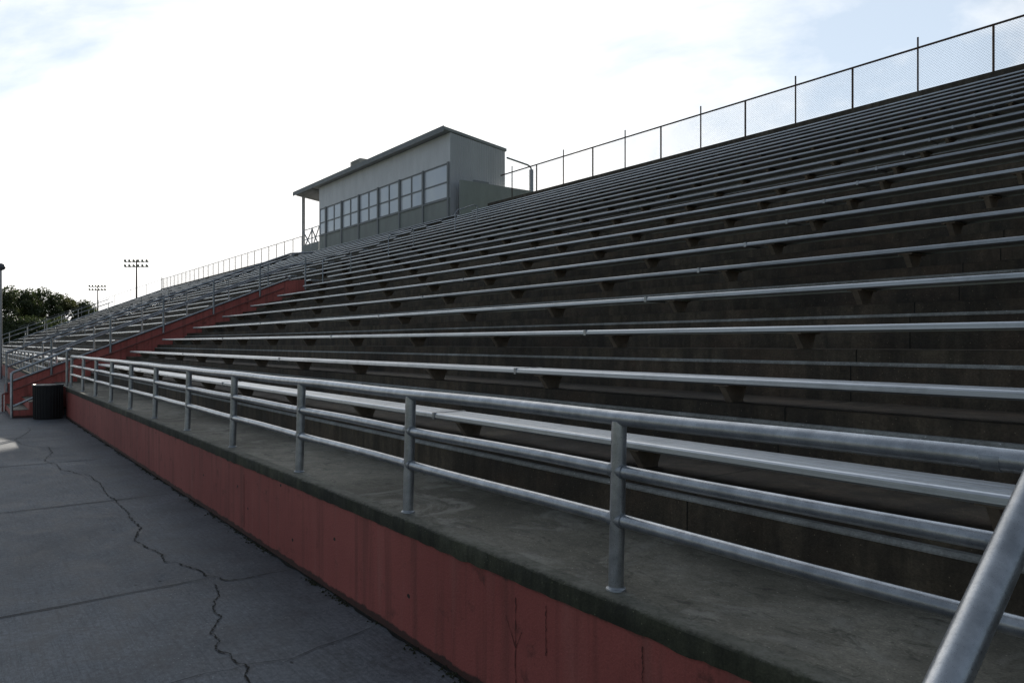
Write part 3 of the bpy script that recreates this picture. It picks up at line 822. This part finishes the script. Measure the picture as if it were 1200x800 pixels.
# landing with its bent pipe guard at the right end
m_ = MB(); m_.box((UR - .7, VA + .3, ZB0 - .3), (UR - .55, 30.6, 10.0)); m_.build('landing_wall', M['lower'], pb)
m_ = MB(); m_.box((UR - .55, VA + .3, ZB0 - .3), (UR - .03, 30.6, ZB0 + .6)); m_.build('landing_floor', M['trim'], pb)
m_ = MB(); m_.tube([P(UR - .62, 30.4, 9.95), P(UR - .62, 30.4, 11.45), P(UR - .62, 30.3, 11.60), P(UR - .62, 30.1, 11.68), P(UR - .62, 28.4, 11.90)], .045, 10)
m_.tube([P(UR - .62, 30.4, 9.95), P(UR - .62, 30.4, 11.40)], .11, 12)
m_.build('landing_guard', M['galv2'], pb, smooth=True)
ac = empty('roof_unit', P(52.0, 25.2, zroof(25.2)), 'small beige equipment box sitting on the press box roof', 'rooftop unit')
m_ = MB(); m_.box((51.0, 24.25, zroof(25) - .03), (52.6, 25.4, zroof(25) + .66)); o = m_.build('casing', M['aggr'], ac, bevel=.02)
m_ = MB()
for k in range(6): m_.box((51.15, 24.23, zroof(25) + .2 + .08 * k), (52.75, 24.248, zroof(25) + .23 + .08 * k))
m_.build('louvre', M['trim'], ac)
vt = empty('roof_vent', P(56.5, 24.6, zroof(24.6)), 'tiny vent pipe on the press box roof, left of the beige unit', 'roof vent')
m_ = MB(); m_.tube([P(56.5, 24.6, zroof(24.6) - .02), P(56.5, 24.6, zroof(24.6) + .3)], .05, 8); m_.build('pipe', M['trim'], vt)
m_ = MB(); m_.lathe(P(56.5, 24.6, zroof(24.6) + .3), [(.1, 0), (.1, .02), (.01, .08)], 10); m_.build('cowl', M['trim'], vt)

# ------------------------------------------------------------------ trash can
tb = empty('trash_can', P(25.3, 2.2, -H), 'black ribbed drum of a trash can at the far end of the red wall', 'trash can')
Hc = .76; rc = .285
m_ = MB(); m_.lathe(P(25.25, 2.2, -H), [(rc * .95, 0), (rc * .96, .02), (rc * .985, Hc - .03)], 32); m_.build('drum', M['black'], tb, smooth=True)
for k in range(28):
    a_ = 2 * math.pi * k / 28; q = Vector((math.cos(a_), math.sin(a_), 0)); c0 = P(25.25, 2.2, -H)
    m_ = MB() if k == 0 else m_
    if k == 0: m_ = MB()
    m_.tube([c0 + q * rc * .955 + Vector((0, 0, .02)), c0 + q * rc * .98 + Vector((0, 0, Hc - .035))], .014, 5)
m_.build('rib', M['black'], tb)
m_ = MB(); m_.lathe(P(25.25, 2.2, -H), [(rc, Hc - .035), (rc + .016, Hc - .03), (rc + .018, Hc), (rc - .01, Hc + .004), (rc - .02, Hc - .01), (rc - .03, Hc - .012)], 32); m_.build('rim', M['rim'], tb, smooth=True)

# ------------------------------------------------------------------ lamp post and floodlights
lp = empty('lamp_post', P(55, 2.33, -H), 'slim grey lamp post with a round head at the left edge', 'street lamp')
b0 = P(55, 2.33, -H); m_ = MB(); m_.tube([b0, b0 + Vector((0, 0, 5.1))], .06, 10, r2=.045); m_.build('pole', M['galv2'], lp, smooth=True)
m_ = MB(); m_.lathe(b0 + Vector((0, 0, 5.05)), [(.05, 0), (.17, .06), (.21, .16), (.17, .27), (.06, .33), (.01, .34)], 14); m_.build('lamp_head', M['rim'], lp, smooth=True)
def at(x, D, z=0.0):      # ground spot seen in image column x at depth D metres
    lat = (x - 600) / 868 * D
    f = Vector((fw.x, fw.y)); r = Vector((fw.y, -fw.x))
    q = f * D + r * lat
    return Vector((q.x, q.y, z))
def flood(x, D, ht, label):
    b = at(x, D); root = empty('floodlight_tower', b, label, 'floodlight', 'sports floodlight towers behind the far stand')
    m_ = MB(); m_.tube([b, b + Vector((0, 0, ht + .6))], .32, 10, r2=.16); m_.build('pole', M['rust'], root, smooth=True)
    side = Vector((fw.y, -fw.x, 0)); fr_ = -Vector((fw.x, fw.y, 0))
    for r_, z in enumerate((ht, ht - 1.35)):
        m_ = MB(); m_.tube([b + side * -3.3 + Vector((0, 0, z)), b + side * 3.3 + Vector((0, 0, z))], .09, 8); m_.build('crossarm', M['rust'], root)
        for k in range(6):
            c0 = b + side * (-3.0 + 1.2 * k) + Vector((0, 0, z + .42))
            m_ = MB(); d = (fr_ + Vector((0, 0, -.5))).normalized()
            m_.tube([c0 - d * .25, c0 - d * .1, c0 + d * .15, c0 + d * .3], .22, 10, r2=.42); h = m_.build('lamp', M['rim'], root, smooth=True)
            m_ = MB(); m_.tube([c0 + d * .301, c0 + d * .31], .36, 10); m_.build('lens', M['lampglass'], h)
            m_ = MB(); m_.tube([c0 + Vector((0, 0, -.38)), c0], .05, 6); m_.build('yoke', M['rust'], h)
flood(160, 205, 1.66 + 95 / 868 * 205, 'taller floodlight tower, right of the pair above the far stand')
flood(114.5, 285, 1.66 + 66 / 868 * 285, 'lower looking floodlight tower, left of the pair, behind the trees')

# ------------------------------------------------------------------ trees
def tree(x, D, ht, rad, nleaf, mat, label, seed):
    rnd = random.Random(seed)
    b = at(x, D); root = empty('broadleaf_tree', b, label, 'tree', 'broadleaf trees beyond the far end of the stand')
    m_ = MB(); th = ht * .35
    top_ = b + Vector((rnd.uniform(-.4, .4), rnd.uniform(-.4, .4), th))
    m_.tube([b + Vector((0, 0, -.1)), b + Vector((.1, .05, th * .5)), top_], .38, 9, r2=.26)
    clumps = []
    for k in range(9):
        a = rnd.uniform(0, 6.28); rr = rad * rnd.uniform(.35, .85); z = ht * rnd.uniform(.45, .88)
        e = b + Vector((math.cos(a) * rr, math.sin(a) * rr, z))
        m_.tube([top_ - Vector((0, 0, rnd.uniform(0, 1))), (top_ + e) / 2 + Vector((0, 0, .5)), e], .15, 6, r2=.04)
    m_.build('trunk', M['bark'], root, smooth=True)
    for k in range(26):
        a = rnd.uniform(0, 6.28); t_ = rnd.random() ** .5; z = rnd.uniform(.2, .93)
        env = math.sin(math.pi * min(1, max(.0, (z - .02) / 1.02)) ** .8) ** .5
        rr = rad * t_ * env
        clumps.append((b + Vector((math.cos(a) * rr, math.sin(a) * rr, ht * z)), rad * rnd.uniform(.2, .38)))
    lf = MB()
    for k in range(nleaf):
        c, r = clumps[rnd.randrange(len(clumps))]
        d = Vector((rnd.gauss(0, 1), rnd.gauss(0, 1), rnd.gauss(0, .75))).normalized() * r * rnd.random() ** .35
        p = c + d
        n1 = Vector((rnd.gauss(0, 1), rnd.gauss(0, 1), rnd.gauss(0, 1))).normalized(); n2 = n1.orthogonal().normalized(); n3 = n1.cross(n2)
        s = rnd.uniform(.12, .26)
        lf.poly([p + n2 * s, p + n3 * s * .6, p - n2 * s, p - n3 * s * .6])
    lf.build('crown', mat, root, recalc=False)
tree(-6, 128, 12.2, 4.4, 9000, M['leaf'], 'dark tree at the left edge behind the lamp post', 1)
tree(30, 150, 11.5, 4.6, 8000, M['leaf2'], 'rounded tree in the middle of the tree line', 2)
tree(43, 138, 11.9, 5.0, 12000, M['leaf'], 'tallest, widest dark tree of the line beyond the stand', 3)
tree(68, 146, 11.2, 4.8, 10000, M['leaf2'], 'broad tree directly left of the floodlight tower', 4)
tree(90, 150, 9.9, 4.2, 9000, M['leaf'], 'smaller tree at the right end of the tree line', 5)
tree(8, 175, 9.0, 5.0, 8000, M['leaf2'], 'low far tree showing through the gap beside the lamp post', 6)
tree(62, 132, 6.2, 5.2, 9000, M['leaf'], 'low bushy tree filling the foot of the tree line behind the end railing', 9)
tree(22, 126, 5.5, 5.0, 8000, M['leaf'], 'low bushy tree by the foot of the lamp post', 11)
tree(110, 175, 9.0, 4.5, 7000, M['leaf'], 'low tree mostly hidden behind the stand under the left tower', 8)

# ------------------------------------------------------------------ air
HAZE = 0
if HAZE:
    hz_ = MB(); x0, x1, y0, y1, z0, z1 = -420, 60, -60, 420, -1.1, 34
    vs2 = [(x, y, z) for z in (z0, z1) for y in (y0, y1) for x in (x0, x1)]
    hz_.raw(vs2, [(0, 2, 3, 1), (4, 5, 7, 6), (0, 1, 5, 4), (2, 6, 7, 3), (0, 4, 6, 2), (1, 3, 7, 5)])
    m = bpy.data.materials.new('sunlit_haze'); m.use_nodes = True; nt = m.node_tree; nt.nodes.clear()
    out = N(nt, 'ShaderNodeOutputMaterial'); v = N(nt, 'ShaderNodeVolumePrincipled')
    v.inputs['Color'].default_value = (1, .98, .95, 1); v.inputs['Density'].default_value = HAZE; v.inputs['Anisotropy'].default_value = .93
    nt.links.new(v.outputs[0], out.inputs['Volume'])
    tag(hz_.build('haze', m), kind='stuff')
